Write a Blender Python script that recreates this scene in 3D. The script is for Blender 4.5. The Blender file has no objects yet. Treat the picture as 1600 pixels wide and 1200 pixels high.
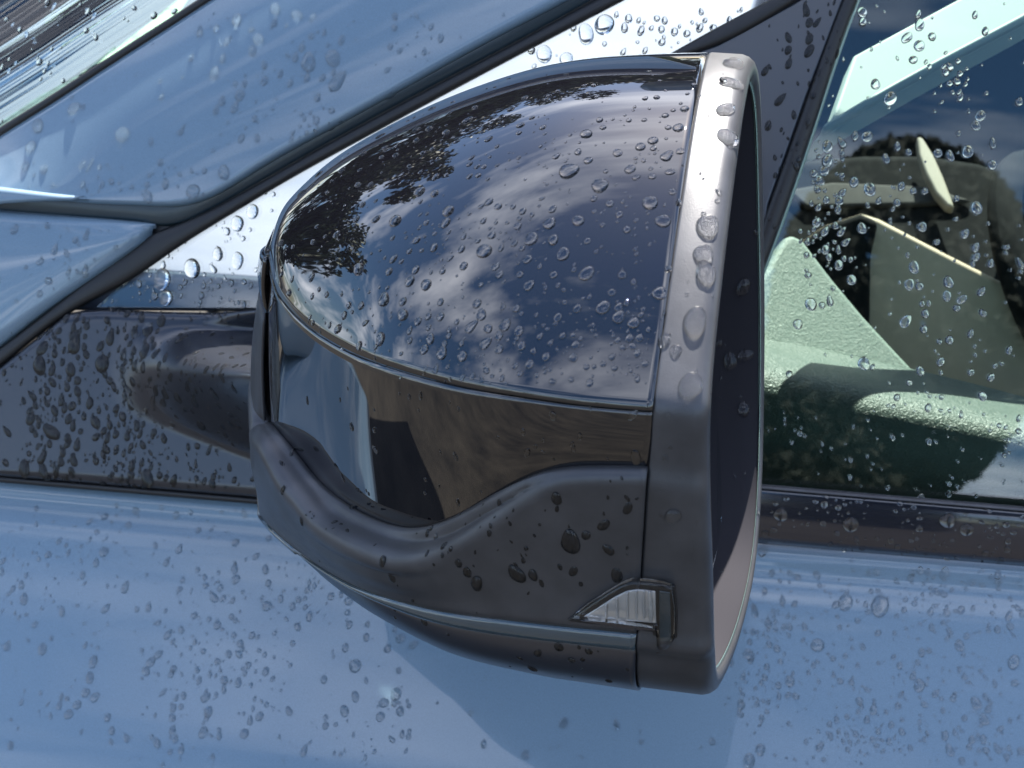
import bpy, bmesh, math, random
import numpy as np
from mathutils import Vector, Matrix
from mathutils.bvhtree import BVHTree
random.seed(7); rng = np.random.default_rng(7)
SC = bpy.context.scene; COL = SC.collection
rad = math.radians
Z3 = np.array([0., 0., 1.])

# ------------------------------------------------------------------ camera
PSI, TH, DIST, FPX = rad(10), rad(33), .55, 2222.
TGT = np.array([0., -.15, 1.05])
Fw = np.array([-math.sin(PSI)*math.cos(TH), math.cos(PSI)*math.cos(TH), -math.sin(TH)])
Rt = np.array([math.cos(PSI), math.sin(PSI), 0.]); Up = np.cross(Rt, Fw)
CAM = TGT - DIST*Fw
cd = bpy.data.cameras.new('camera'); cam = bpy.data.objects.new('camera', cd); COL.objects.link(cam)
cd.lens = 50; cd.sensor_width = 36; cd.clip_start = .02; cd.clip_end = 5000
cam.matrix_world = Matrix(((Rt[0], Up[0], -Fw[0], CAM[0]), (Rt[1], Up[1], -Fw[1], CAM[1]), (Rt[2], Up[2], -Fw[2], CAM[2]), (0, 0, 0, 1)))
cd.dof.use_dof = True; cd.dof.focus_distance = .56; cd.dof.aperture_fstop = 22
SC.camera = cam

# ------------------------------------------------------------------ daylight
SUN_TRAVEL = Vector((-.02, -.60, -.80)).normalized()
SUN_EL = math.asin(-SUN_TRAVEL.z)
sl = bpy.data.lights.new('sun', 'SUN'); sl.energy = 5.0; sl.angle = rad(.5); sl.color = (1, .95, .87)
sun = bpy.data.objects.new('sun', sl); COL.objects.link(sun)
sun.rotation_euler = SUN_TRAVEL.to_track_quat('-Z', 'Y').to_euler()
W = bpy.data.worlds.new('World'); SC.world = W; W.use_nodes = True
wt = W.node_tree; wt.nodes.clear()
def wn(t, **k):
    n = wt.nodes.new(t)
    for a, b in k.items(): setattr(n, a, b)
    return n
wo = wn('ShaderNodeOutputWorld'); bg = wn('ShaderNodeBackground'); bg.inputs['Strength'].default_value = .066
sky = wn('ShaderNodeTexSky', sky_type='NISHITA', sun_disc=False)
sky.sun_elevation = SUN_EL
sky.sun_rotation = math.atan2(-SUN_TRAVEL.x, -SUN_TRAVEL.y)
sky.air_density = 1.0; sky.dust_density = 1.2; sky.ozone_density = 2.8
tc = wn('ShaderNodeTexCoord'); sx = wn('ShaderNodeSeparateXYZ'); wt.links.new(tc.outputs['Generated'], sx.inputs[0])
ad = wn('ShaderNodeMath', operation='MAXIMUM'); wt.links.new(sx.outputs['Z'], ad.inputs[0]); ad.inputs[1].default_value = .04
ad2 = wn('ShaderNodeMath', operation='ADD'); wt.links.new(ad.outputs[0], ad2.inputs[0]); ad2.inputs[1].default_value = .12
dx = wn('ShaderNodeMath', operation='DIVIDE'); wt.links.new(sx.outputs['X'], dx.inputs[0]); wt.links.new(ad2.outputs[0], dx.inputs[1])
dy = wn('ShaderNodeMath', operation='DIVIDE'); wt.links.new(sx.outputs['Y'], dy.inputs[0]); wt.links.new(ad2.outputs[0], dy.inputs[1])
cb = wn('ShaderNodeCombineXYZ'); wt.links.new(dx.outputs[0], cb.inputs[0]); wt.links.new(dy.outputs[0], cb.inputs[1])
mp = wn('ShaderNodeMapping'); mp.inputs['Rotation'].default_value = (0, 0, rad(35)); mp.inputs['Scale'].default_value = (.8, 2.6, 1); mp.inputs['Location'].default_value = (-6, -4, 0)
wt.links.new(cb.outputs[0], mp.inputs[0])
nz = wn('ShaderNodeTexNoise'); nz.inputs['Scale'].default_value = 1.5; nz.inputs['Detail'].default_value = 6; nz.inputs['Roughness'].default_value = .55; nz.inputs['Distortion'].default_value = .15
wt.links.new(mp.outputs[0], nz.inputs['Vector'])
cr = wn('ShaderNodeValToRGB'); cr.color_ramp.elements[0].position = .47; cr.color_ramp.elements[1].position = .84
cr.color_ramp.elements[0].color = (0, 0, 0, 1); cr.color_ramp.elements[1].color = (.9, .9, .9, 1)
wt.links.new(nz.outputs[0], cr.inputs[0])
hs = wn('ShaderNodeHueSaturation'); hs.inputs['Saturation'].default_value = 1.2; hs.inputs['Value'].default_value = 1.1; wt.links.new(sky.outputs[0], hs.inputs['Color'])
mx = wn('ShaderNodeMixRGB'); wt.links.new(cr.outputs[0], mx.inputs[0]); wt.links.new(hs.outputs[0], mx.inputs[1]); mx.inputs[2].default_value = (20, 20.4, 22, 1)
wt.links.new(mx.outputs[0], bg.inputs[0]); wt.links.new(bg.outputs[0], wo.inputs[0])
SC.view_settings.view_transform = 'Standard'; SC.view_settings.look = 'None'
SC.view_settings.exposure = 1.98; SC.view_settings.gamma = 1
SC.cycles.max_bounces = 12; SC.cycles.transparent_max_bounces = 16; SC.cycles.transmission_bounces = 10
SC.cycles.caustics_reflective = False; SC.cycles.caustics_refractive = True
SC.cycles.sample_clamp_indirect = 12
SC.cycles.use_denoising = True

# ------------------------------------------------------------------ pixel <-> place helpers (photo pixels, 1600 x 1200)
def ray(px, py): return Fw + Rt*(px-800)/FPX + Up*(600-py)/FPX
def at_y(px, py, y):
    d = ray(px, py); return CAM + d*((y-CAM[1])/d[1])
def at_plane(px, py, p0, n):
    d = ray(px, py); return CAM + d*(np.dot(p0-CAM, n)/np.dot(d, n))
def proj(P):
    q = np.asarray(P) - CAM; w = q@Fw
    return 800+FPX*(q@Rt)/w, 600-FPX*(q@Up)/w
TILT = rad(27)
SP0 = np.array([0, 0, .88]); SPN = np.array([0, -math.cos(TILT), math.sin(TILT)])
def side(px, py, off=0.): return at_plane(px, py, SP0+SPN*off, SPN)      # plane of the side glass, off = proud of it
def sides(pts, off=0.): return np.array([side(a, b, off) for a, b in pts])
def ys(pts): return np.array([at_y(*p) for p in pts])

def spl(P, n, t=None, dens=None):
    """natural cubic spline through P, n samples"""
    P = np.asarray(P, float)
    if P.ndim == 1: P = P[:, None]
    k = len(P)
    if t is None:
        t = np.r_[0, np.cumsum(np.linalg.norm(np.diff(P, axis=0), axis=1)+1e-9)]
    t = np.asarray(t, float); h = np.diff(t)
    A = np.zeros((k, k)); B = np.zeros_like(P); A[0, 0] = A[-1, -1] = 1
    for i in range(1, k-1):
        A[i, i-1] = h[i-1]; A[i, i] = 2*(h[i-1]+h[i]); A[i, i+1] = h[i]
        B[i] = 6*((P[i+1]-P[i])/h[i] - (P[i]-P[i-1])/h[i-1])
    M = np.linalg.solve(A, B)
    u = np.linspace(t[0], t[-1], n) if dens is None else t[0]+(t[-1]-t[0])*np.asarray(dens)
    j = np.clip(np.searchsorted(t, u, side='right')-1, 0, k-2)
    a = (t[j+1]-u)[:, None]; b = (u-t[j])[:, None]; hh = h[j][:, None]
    return M[j]*a**3/(6*hh)+M[j+1]*b**3/(6*hh)+(P[j]/hh-M[j]*hh/6)*a+(P[j+1]/hh-M[j+1]*hh/6)*b
def lin(xs, ysv): return lambda x: np.interp(x, xs, ysv)
def curve(pairs):
    """smooth py = f(px) through image points"""
    p = np.array(sorted(pairs), float); q = spl(p, 300)
    return lambda x: np.interp(x, q[:, 0], q[:, 1])

# ------------------------------------------------------------------ object helpers
def tag(o, label=None, cat=None, group=None, kind=None):
    for k, v in (('label', label), ('category', cat), ('group', group), ('kind', kind)):
        if v: o[k] = v
    return o
def link(name, me, mat, parent=None):
    o = bpy.data.objects.new(name, me); COL.objects.link(o)
    if mat: me.materials.append(mat)
    if parent: o.parent = parent
    return o
def face_cam(V, Fc):
    """flip winding so the mean normal looks towards the camera's side"""
    V = np.asarray(V); s = 0
    for f in Fc[:: max(1, len(Fc)//400)]:
        a, b, c = V[f[0]], V[f[1]], V[f[2]]
        s += np.dot(np.cross(b-a, c-a), CAM-a)
    return [tuple(reversed(f)) for f in Fc] if s < 0 else Fc
def grid(name, G, mat, parent=None, thick=.0015, smooth=True, close=False, flip=True):
    G = np.asarray(G); m, n = G.shape[:2]
    V = G.reshape(-1, 3)
    Fc = [(i*n+j, i*n+j+1, (i+1)*n+j+1, (i+1)*n+j) for i in range(m-1) for j in range(n-1)]
    if close: Fc += [(i*n+n-1, i*n, (i+1)*n, (i+1)*n+n-1) for i in range(m-1)]
    if flip: Fc = face_cam(V, Fc)
    me = bpy.data.meshes.new(name); me.from_pydata([tuple(v) for v in V], [], Fc); me.update()
    if smooth: me.polygons.foreach_set('use_smooth', [True]*len(me.polygons))
    o = link(name, me, mat, parent)
    if thick:
        s = o.modifiers.new('s', 'SOLIDIFY'); s.thickness = thick; s.offset = -1
    return o
def plate(name, P, mat, nrm, thick, parent=None, bevel=.0008, seg=2):
    """flat outline P (3-D points) pushed back by thick against nrm"""
    bm = bmesh.new()
    vs = [bm.verts.new(tuple(p)) for p in P]; f = bm.faces.new(vs); f.normal_update()
    if f.normal.dot(Vector(nrm)) < 0: f.normal_flip()
    r = bmesh.ops.extrude_face_region(bm, geom=[f])
    bmesh.ops.translate(bm, verts=[v for v in r['geom'] if isinstance(v, bmesh.types.BMVert)], vec=Vector(tuple(-np.asarray(nrm)*thick)))
    bmesh.ops.recalc_face_normals(bm, faces=bm.faces)
    me = bpy.data.meshes.new(name); bm.to_mesh(me); bm.free()
    o = link(name, me, mat, parent)
    if bevel:
        b = o.modifiers.new('b', 'BEVEL'); b.width = bevel; b.segments = seg; b.limit_method = 'ANGLE'; b.angle_limit = rad(50)
        for p in me.polygons: p.use_smooth = True
        b.harden_normals = False
        w = o.modifiers.new('w', 'WEIGHTED_NORMAL'); w.keep_sharp = False
    return o
def strip(name, A, B, mat, parent, bulge=.002, n=80, m=10, nrm=SPN, thick=.002):
    """rounded ribbon between two curves"""
    a, b = spl(A, n), spl(B, n); v = np.linspace(0, 1, m)
    G = a[None]*(1-v)[:, None, None]+b[None]*v[:, None, None]+np.asarray(nrm)[None, None]*(bulge*np.sqrt(np.clip(1-(2*v-1)**2, 0, 1)))[:, None, None]
    return grid(name, G, mat, parent, thick)

# ------------------------------------------------------------------ materials
def mat(name, base, rough=.5, metal=0., ior=1.5, coat=0., coat_rough=.02, spec=None, bump=None, var=None, flakes=None):
    m = bpy.data.materials.new(name); m.use_nodes = True; nt = m.node_tree; b = nt.nodes['Principled BSDF']
    b.inputs['Base Color'].default_value = (*base, 1); b.inputs['Roughness'].default_value = rough; b.inputs['Metallic'].default_value = metal
    b.inputs['IOR'].default_value = ior; b.inputs['Coat Weight'].default_value = coat; b.inputs['Coat Roughness'].default_value = coat_rough
    if spec is not None: b.inputs['Specular IOR Level'].default_value = spec
    t = nt.nodes.new('ShaderNodeTexCoord')
    if var:     # (scale, amount): soft colour variation
        n = nt.nodes.new('ShaderNodeTexNoise'); n.inputs['Scale'].default_value = var[0]; n.inputs['Detail'].default_value = 6
        nt.links.new(t.outputs['Object'], n.inputs['Vector'])
        r = nt.nodes.new('ShaderNodeValToRGB'); r.color_ramp.elements[0].position = .3; r.color_ramp.elements[1].position = .7
        r.color_ramp.elements[0].color = (*[c*(1-var[1]) for c in base], 1); r.color_ramp.elements[1].color = (*[min(1, c*(1+var[1])) for c in base], 1)
        nt.links.new(n.outputs[0], r.inputs[0]); nt.links.new(r.outputs[0], b.inputs['Base Color'])
    if bump:    # (kind, scale, distance, strength)
        if bump[0] == 'noise':
            n = nt.nodes.new('ShaderNodeTexNoise'); n.inputs['Scale'].default_value = bump[1]; n.inputs['Detail'].default_value = 3; out = n.outputs[0]
        else:
            n = nt.nodes.new('ShaderNodeTexVoronoi'); n.inputs['Scale'].default_value = bump[1]; n.feature = 'F1'; out = n.outputs[0]
            w = nt.nodes.new('ShaderNodeTexNoise'); w.inputs['Scale'].default_value = bump[1]*.6; w.inputs['Detail'].default_value = 4
            nt.links.new(t.outputs['Object'], w.inputs['Vector'])
            mxx = nt.nodes.new('ShaderNodeMixRGB'); mxx.inputs[0].default_value = .012
            nt.links.new(t.outputs['Object'], mxx.inputs[1]); nt.links.new(w.outputs['Color'], mxx.inputs[2]); nt.links.new(mxx.outputs[0], n.inputs['Vector'])
        if bump[0] == 'noise': nt.links.new(t.outputs['Object'], n.inputs['Vector'])
        bp = nt.nodes.new('ShaderNodeBump'); bp.inputs['Distance'].default_value = bump[2]; bp.inputs['Strength'].default_value = bump[3]
        nt.links.new(out, bp.inputs['Height']); nt.links.new(bp.outputs[0], b.inputs['Normal'])
        if coat: pass
    return m
def film(name, tint, ior, rough=0., fac_mul=1.):
    """thin clear pane or film: what is behind it, tinted, plus the mirror reflection by Fresnel"""
    m = bpy.data.materials.new(name); m.use_nodes = True; nt = m.node_tree; nt.nodes.clear()
    o = nt.nodes.new('ShaderNodeOutputMaterial'); mixs = nt.nodes.new('ShaderNodeMixShader')
    tr = nt.nodes.new('ShaderNodeBsdfTransparent'); tr.inputs[0].default_value = (*tint, 1)
    gl = nt.nodes.new('ShaderNodeBsdfGlossy'); gl.inputs['Roughness'].default_value = rough
    fr = nt.nodes.new('ShaderNodeFresnel'); fr.inputs[0].default_value = ior
    nt.links.new(fr.outputs[0], mixs.inputs[0]); nt.links.new(tr.outputs[0], mixs.inputs[1]); nt.links.new(gl.outputs[0], mixs.inputs[2]); nt.links.new(mixs.outputs[0], o.inputs[0])
    return m
def water(name):
    m = bpy.data.materials.new(name); m.use_nodes = True; nt = m.node_tree; nt.nodes.clear()
    o = nt.nodes.new('ShaderNodeOutputMaterial'); g = nt.nodes.new('ShaderNodeBsdfGlass')
    g.inputs['IOR'].default_value = 1.333; g.inputs['Roughness'].default_value = 0.0
    nt.links.new(g.outputs[0], o.inputs[0]); return m

M_PAINT = mat('blue_grey_paint', (.152, .226, .290), .38, 0, 1.5, 1.0, .025, var=(1700, .10))
M_GLOSS = mat('gloss_black', (.004, .004, .006), .015, 0, 1.72, .6, .0)
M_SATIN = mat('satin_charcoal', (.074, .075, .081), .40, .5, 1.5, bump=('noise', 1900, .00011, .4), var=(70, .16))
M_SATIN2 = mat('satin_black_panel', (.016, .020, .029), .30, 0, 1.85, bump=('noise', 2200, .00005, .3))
M_BASE = mat('satin_base_panel', (.036, .039, .048), .21, .35, 1.7, bump=('noise', 2400, .00005, .3))
M_INNER = mat('inner_surround_plastic', (.030, .029, .034), 1.0, spec=.08, bump=('noise', 1500, .0001, .3))
M_GREENSTREAK = mat('pale_green_streak', (.24, .36, .25), .8, var=(90, .35))  # colour of a green reflection streak in the windscreen
M_TEALSTREAK = mat('dark_teal_streak', (.045, .085, .08), .7, var=(120, .5))  # colour of the darker reflection streaks in the windscreen
M_RUBBER = mat('black_rubber', (.012, .012, .013), .45, bump=('noise', 900, .0002, .4))
M_FLANGE = mat('flange_dark_reflection', (.016, .032, .042), .4, 0, 1.5, .3, .1)  # paint darkened for the dark ground mirrored in the turned-in edge
M_TRIMBLK = mat('gloss_black_trim', (.012, .014, .024), .12, 0, 1.6, 1, .03)
M_LENS = mat('lamp_strip', (.04, .06, .072), .08, 0, 1.5, 1, .02, bump=('noise', 160, .0008, .25))
M_GLASS = film('side_glass', (.84, .92, .88), 1.85)
M_GLASS2 = film('quarter_glass', (.93, .97, .98), 1.75)
M_CLEAR = film('clear_lens', (.95, .96, .97), 1.5)
M_MIRROR = mat('mirror_glass', (.75, .78, .78), .01, 1)
M_GLASSEDGE = mat('glass_edge', (.28, .42, .34), .15, 0, 1.5, 1)
M_REFL = mat('lamp_reflector', (.74, .71, .68), .22, .3, bump=('noise', 110, .0016, .8))
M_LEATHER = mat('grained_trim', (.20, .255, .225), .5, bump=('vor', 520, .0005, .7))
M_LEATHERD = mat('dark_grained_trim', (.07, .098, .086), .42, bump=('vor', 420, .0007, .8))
M_DASH = mat('dash_black', (.010, .011, .012), .9, spec=.1, bump=('noise', 700, .0003, .4))
M_GREYDASH = mat('grey_dash', (.03, .03, .03), .8)
M_WET = mat('wetted_plastic', (.014, .014, .015), .5, spec=.2)
M_BEIGE = mat('beige_trim', (.46, .375, .275), .6)
M_PALE = mat('pale_pillar_trim', (.25, .325, .305), .6)
M_SKYSHELF = mat('pale_sky_reflection', (.078, .094, .128), .6)  # pale tone for bright sky mirrored in the quarter glass
M_SUNSPOT = mat('cream_sun_spot', (.34, .31, .25), .6)  # cream colour of the sunlight spot on the dash
M_WATER = water('water')

# ------------------------------------------------------------------ ground and trees around
def ground():
    m = bpy.data.materials.new('driveway'); m.use_nodes = True; nt = m.node_tree; b = nt.nodes['Principled BSDF']
    t = nt.nodes.new('ShaderNodeTexCoord'); n = nt.nodes.new('ShaderNodeTexNoise'); n.inputs['Scale'].default_value = 4.5; n.inputs['Detail'].default_value = 12; n.inputs['Roughness'].default_value = .68
    mpp = nt.nodes.new('ShaderNodeMapping'); mpp.inputs['Scale'].default_value = (.5, 1.3, 1)
    nt.links.new(t.outputs['Object'], mpp.inputs[0]); nt.links.new(mpp.outputs[0], n.inputs['Vector'])
    r = nt.nodes.new('ShaderNodeValToRGB'); r.color_ramp.elements[0].position = .32; r.color_ramp.elements[1].position = .72
    r.color_ramp.elements[0].color = (.007, .006, .005, 1); r.color_ramp.elements[1].color = (.060, .051, .039, 1)
    nt.links.new(n.outputs[0], r.inputs[0]); nt.links.new(r.outputs[0], b.inputs['Base Color']); b.inputs['Roughness'].default_value = .8
    n2 = nt.nodes.new('ShaderNodeTexNoise'); n2.inputs['Scale'].default_value = 120; nt.links.new(t.outputs['Object'], n2.inputs['Vector'])
    bp = nt.nodes.new('ShaderNodeBump'); bp.inputs['Distance'].default_value = .004; nt.links.new(n2.outputs[0], bp.inputs['Height']); nt.links.new(bp.outputs[0], b.inputs['Normal'])
    me = bpy.data.meshes.new('ground'); s = 600
    me.from_pydata([(-s, -s, 0), (s, -s, 0), (s, s, 0), (-s, s, 0)], [], [(0, 1, 2, 3)]); me.update()
    tag(link('ground', me, m), kind='structure')
ground()
def trees():
    m = mat('foliage', (.055, .075, .025), .6, var=(1.2, .55))
    V = []; Fc = []
    def leaf(p, s):
        a = rng.normal(size=3); a /= np.linalg.norm(a); b = np.cross(a, rng.normal(size=3)); b /= np.linalg.norm(b)
        k = len(V); V.extend([p+a*s, p+b*s*.6, p-a*s, p-b*s*.6]); Fc.append((k, k+1, k+2, k+3))
    def tree(x, y, h, r, n):
        cl = [(np.array([x, y, h*.62])+rng.normal(size=3)*[r*.5, r*.5, h*.17], r*rng.uniform(.3, .55)) for _ in range(14)]
        for _ in range(n):
            c, cr_ = cl[rng.integers(len(cl))]; d = rng.normal(size=3); d /= np.linalg.norm(d)
            leaf(c+d*cr_*rng.uniform(.5, 1.05), rng.uniform(.10, .26))
        k = len(V)                                                     # trunk
        for i in range(6):
            a = i*math.pi/3; V.append(np.array([x+.22*math.cos(a), y+.22*math.sin(a), 0])); V.append(np.array([x+.1*math.cos(a), y+.1*math.sin(a), h*.75]))
        for i in range(6):
            j = (i+1) % 6; Fc.append((k+2*i, k+2*j, k+2*j+1, k+2*i+1))
    for i in range(19):
        az = rad(-115-i*3.8+rng.uniform(-1.5, 1.5)); rr_ = 21+rng.uniform(-2.5, 2.5)
        tree(rr_*math.sin(az), -rr_*math.cos(az), rng.uniform(10.0, 14.0)*(1 if i > 3 else .75), rng.uniform(2.3, 3.2), 4300)
    for i in range(14): tree(-40+i*6, -45+rng.uniform(-3, 3), rng.uniform(5, 7.5), 2.8, 700)
    me = bpy.data.meshes.new('tree_line'); me.from_pydata([tuple(v) for v in V], [], Fc); me.update()
    tag(link('tree_line', me, m), 'dark leafy trees mirrored in the glossy cap', kind='stuff')
trees()
def standin_shrub():
    """a tall clipped evergreen added behind the camera in place of the person mirrored in the door window"""
    m = mat('evergreen', (.008, .012, .007), .8, var=(3, .3)); V = []; Fc = []
    for k_ in range(26000):
        a = rng.uniform(0, 2*math.pi); r = rng.uniform(.9, 1.0)
        if k_ < 15000:
            z = rng.uniform(.1, 3.1); c = (.555, .37*r)
        else:
            q = rng.uniform(-1, 1); z = 3.3+.82*q*r; c = (.82, .56*r*math.sqrt(1-q*q))
        p = np.array([c[0]+c[1]*math.cos(a), -5+c[1]*math.sin(a), z]); u = rng.normal(size=3); u /= np.linalg.norm(u); w = np.cross(u, rng.normal(size=3)); w /= np.linalg.norm(w)
        b = len(V); V.extend([p+u*.045, p+w*.03, p-u*.045, p-w*.03]); Fc.append((b, b+1, b+2, b+3))
    me = bpy.data.meshes.new('evergreen'); me.from_pydata([tuple(v) for v in V], [], Fc); me.update()
    return me, m
_sh = standin_shrub()

# ================================================================== THE CAR
eo = bpy.data.objects.new('standin_evergreen', _sh[0]); COL.objects.link(eo); _sh[0].materials.append(_sh[1])
tag(eo, 'added evergreen standing in for the person mirrored in the door window', 'standin_shrub', kind='stuff')
car = bpy.data.objects.new('car', None); COL.objects.link(car)
tag(car, 'blue grey car with a black door mirror, beaded with rain', 'car')
SURF = []       # (object, surface key) that raindrops may sit on

# ---------------- door skin
topL = [(-700, 690), (-60, 743), (0, 748), (200, 766), (390, 783), (800, 822), (1190, 856), (1600, 888), (2000, 920), (2600, 965)]
T = spl(np.array([at_y(a, b, -.001) for a, b in topL]), 140)
SH = rad(53.5)                                            # the shoulder leans out under the window line
prof = [(.030, -.002), (.010, .0015), (.003, .0008), (-.0035, -.002), (-.0070, -.008)]
prof += [(-.0070-d*math.sin(SH), -.008-d*math.cos(SH)) for d in (.012, .03, .06, .10, .14, .17, .195)]
ly, lz = prof[-1]
prof += [(ly-.0035, lz-.008), (ly-.0045, lz-.014), (ly-.003, lz-.022), (ly+.006, lz-.05), (ly+.018, lz-.10), (ly+.022, lz-.2), (ly+.02, lz-.3)]
pp = np.array(prof); tt = np.r_[0, np.cumsum(np.linalg.norm(np.diff(pp, axis=0), axis=1))]
pf = spl(pp, 130, tt, np.linspace(0, 1, 130)**1.3)
G = np.zeros((len(pf), len(T), 3))
for i, (oy, oz) in enumerate(pf): G[i] = T+np.array([0, oy, oz])
door = grid('door', G, M_PAINT, car, .001); SURF.append((door, 'door'))
# ---------------- belt trim
bt = [(575, 703), (1190, 757), (1400, 775), (1600, 792), (1800, 809)]; bb = [(575, 798), (1190, 850), (1400, 868), (1600, 885), (1800, 902)]
belt = strip('belt_trim', [at_y(a, b, .004) for a, b in bt], [at_y(a, b, -.004) for a, b in bb], M_TRIMBLK, car, .003, nrm=(0, -.95, .3)); SURF.append((belt, 'belt'))
strip('trim_edge', [at_y(a, b-1, .004) for a, b in bt], [at_y(a, b+7, .0005) for a, b in bt], M_SATIN, belt, .0012, nrm=(0, -.8, .6))
# ---------------- front wing: the tip in view and its side ahead of the door
F1 = [(-700, 262), (-60, 322), (0, 328), (100, 336), (200, 344), (238, 348)]
F2 = [(-700, 1010), (-60, 585), (0, 541), (80, 480), (190, 404), (232, 372)]
a, b = spl(sides(F1, .004), 60), spl(sides(F2, .004), 60); v = np.linspace(0, 1, 30)
G = a[None]*(1-v)[:, None, None]+b[None]*v[:, None, None]
ed = .004*(1-np.clip(np.minimum(v, 1-v)/.10, 0, 1)**.5)
ue = np.linspace(0, 1, 60); eu = .006*np.clip((ue-.97)/.03, 0, 1)**2
G = G-SPN*(ed[:, None, None]+eu[None, :, None])+SPN*(.0028*np.sin(v*math.pi))[:, None, None]
wing = grid('front_wing', G, M_PAINT, car, .003); SURF.append((wing, 'wing'))
# ---------------- windscreen pillar
P1 = [(-60, 290), (0, 296), (120, 310), (230, 315), (285, 314), (318, 305), (400, 258), (480, 212), (640, 124), (755, 60), (870, 0), (1010, -75)]
PT = [(-420, 440), (-300, 375), (-180, 312), (-90, 264), (-30, 232), (5, 210), (80, 163), (150, 117), (260, 46), (340, -6), (430, -64), (700, -240), (1100, -500)]
lo = sides(P1, .006); n = 90; m = 36
hi = np.array([at_plane(p[0], p[1], SP0+SPN*.006+np.array([0, .0, 0])-SPN*.014, SPN) for p in PT])
lo, hi = spl(lo, n), spl(hi, n); v = np.linspace(0, 1, m)
G = lo[None]*(1-v)[:, None, None]+hi[None]*v[:, None, None]+SPN[None, None]*(.0045*np.sin(v*math.pi))[:, None, None]
# turned-over rear edge
edge = [lo-SPN*d+np.array([0, -s*.3, -s]) for d, s in ((.004, .0026), (.0022, .0022), (.0008, .0012))]
G = np.concatenate([np.array(edge), G]); pillar = grid('windscreen_pillar', G, M_PAINT, car, .0015); SURF.append((pillar, 'pillar'))
P2 = [(-60, 326), (0, 332), (120, 342), (225, 351), (275, 352), (312, 338), (400, 290), (480, 244), (640, 156), (755, 95), (824, 58), (930, 0), (1075, -80)]
plate('pillar_gap_filler', sides([(150, 336), (320, 318), (345, 318), (300, 356), (236, 392), (170, 430)], -.004), M_RUBBER, SPN, .004, car)
strip('pillar_flange', sides([(a, b-4) for a, b in P1], .0005), sides(P2, -.002), M_FLANGE, car, .002, n=120)
P3t = [(-60, 585), (0, 543), (135, 437), (245, 362), (290, 345), (312, 335), (400, 288), (480, 242), (640, 154), (824, 56), (930, -2), (1075, -80)]
P3b = [(-60, 618), (0, 574), (114, 486), (160, 476), (215, 432), (280, 385), (360, 335), (440, 288), (610, 196), (755, 117), (860, 61), (975, 1), (1110, -70)][:0] or \
      [(-60, 618), (0, 574), (114, 487), (200, 440), (280, 386), (360, 336), (440, 288), (520, 243), (640, 178), (860, 61), (975, 1), (1110, -72)]
seal = strip('glass_seal', sides(P3t, -.001), sides(P3b, .0), M_RUBBER, car, .0035, n=140, m=14)
# ---------------- windscreen, a long curved pane beyond the pillar
base = spl(hi, n); axis = (hi[-1]-hi[0])/np.linalg.norm(hi[-1]-hi[0])
perp = np.cross(axis, SPN); perp /= np.linalg.norm(perp)
if perp[2] < 0: perp = -perp
rows = []
for a_ in np.linspace(0, 1, 40):
    ang = rad(8)+a_*rad(38)
    ph_ = rad(6)+a_*rad(40); rows.append(hi+perp*(.17*(math.sin(ph_)-math.sin(rad(6))))-SPN*(.003+.17*(math.cos(rad(6))-math.cos(ph_))))
M_SCREEN = film('windscreen_glass', (.86, .93, .90), 1.6)
nt = M_SCREEN.node_tree; t_ = nt.nodes.new('ShaderNodeTexCoord'); m_ = nt.nodes.new('ShaderNodeMapping'); n_ = nt.nodes.new('ShaderNodeTexNoise'); b_ = nt.nodes.new('ShaderNodeBump')
m_.inputs['Scale'].default_value = (.8, 7, 1)
n_.inputs['Scale'].default_value = 1.0; n_.inputs['Detail'].default_value = 3; b_.inputs['Distance'].default_value = .0022
nt.links.new(t_.outputs['UV'], m_.inputs[0]); nt.links.new(m_.outputs[0], n_.inputs['Vector']); nt.links.new(n_.outputs[0], b_.inputs['Height'])
for x_ in nt.nodes:
    if x_.type in ('BSDF_GLOSSY', 'FRESNEL'): nt.links.new(b_.outputs[0], x_.inputs['Normal'])
scr = grid('windscreen', np.array(rows), M_SCREEN, car, .003)
uvl = scr.data.uv_layers.new(name='UVMap'); nn_ = len(rows[0])
for lp in scr.data.loops: uvl.data[lp.index].uv = ((lp.vertex_index % nn_)/nn_, (lp.vertex_index//nn_)/len(rows))
SURF.append((scr, 'screen'))
strip('windscreen_seal', hi-SPN*.001, hi+perp*.0048-SPN*.001, M_RUBBER, scr, .002, n=120, nrm=SPN)
shp = np.array([0, .3, .9525]); shn = np.array([0, 0, 1.])
def shelf_strip(name, pts, m__, up_=.004):  # added coloured strips standing in for the reflections that streak the windscreen
    plate(name, [at_plane(a, b, shp+shn*up_, shn) for a, b in pts], m__, shn, .004, car, .001)
shelf_strip('reflection_streak_green', [(120, 118), (170, 84), (240, 30), (300, -20), (420, -110), (480, -110), (360, -20), (300, 30), (200, 100), (140, 140)], M_GREENSTREAK)
shelf_strip('reflection_streak_teal', [(-60, 130), (0, 92), (60, 55), (120, 18), (170, -20), (230, -70), (180, -70), (110, -20), (60, 20), (0, 66), (-60, 110)], M_TEALSTREAK)
shelf_strip('reflection_streak_black', [(-60, 90), (0, 50), (40, 25), (90, -10), (130, -50), (60, -50), (20, -10), (0, 8), (-60, 50)], M_RUBBER)
shelf_strip('reflection_streak_thin', [(-60, 235), (0, 190), (60, 150), (130, 112), (180, 70), (180, 76), (132, 122), (60, 168), (0, 210), (-60, 255)], M_TEALSTREAK)
# ---------------- bonnet ahead of the windscreen, and the side of the wing below it
bx = np.linspace(-1.7, -.56, 24); by = np.linspace(.06, 1.45, 20)
grid('bonnet', np.array([[(x, y, .955+.05*math.sin((y-.06)/1.39*math.pi)-.10*max(0, (-.56-x)/1.14)**1.6) for x in bx] for y in by]), M_PAINT, car, .002)
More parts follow.
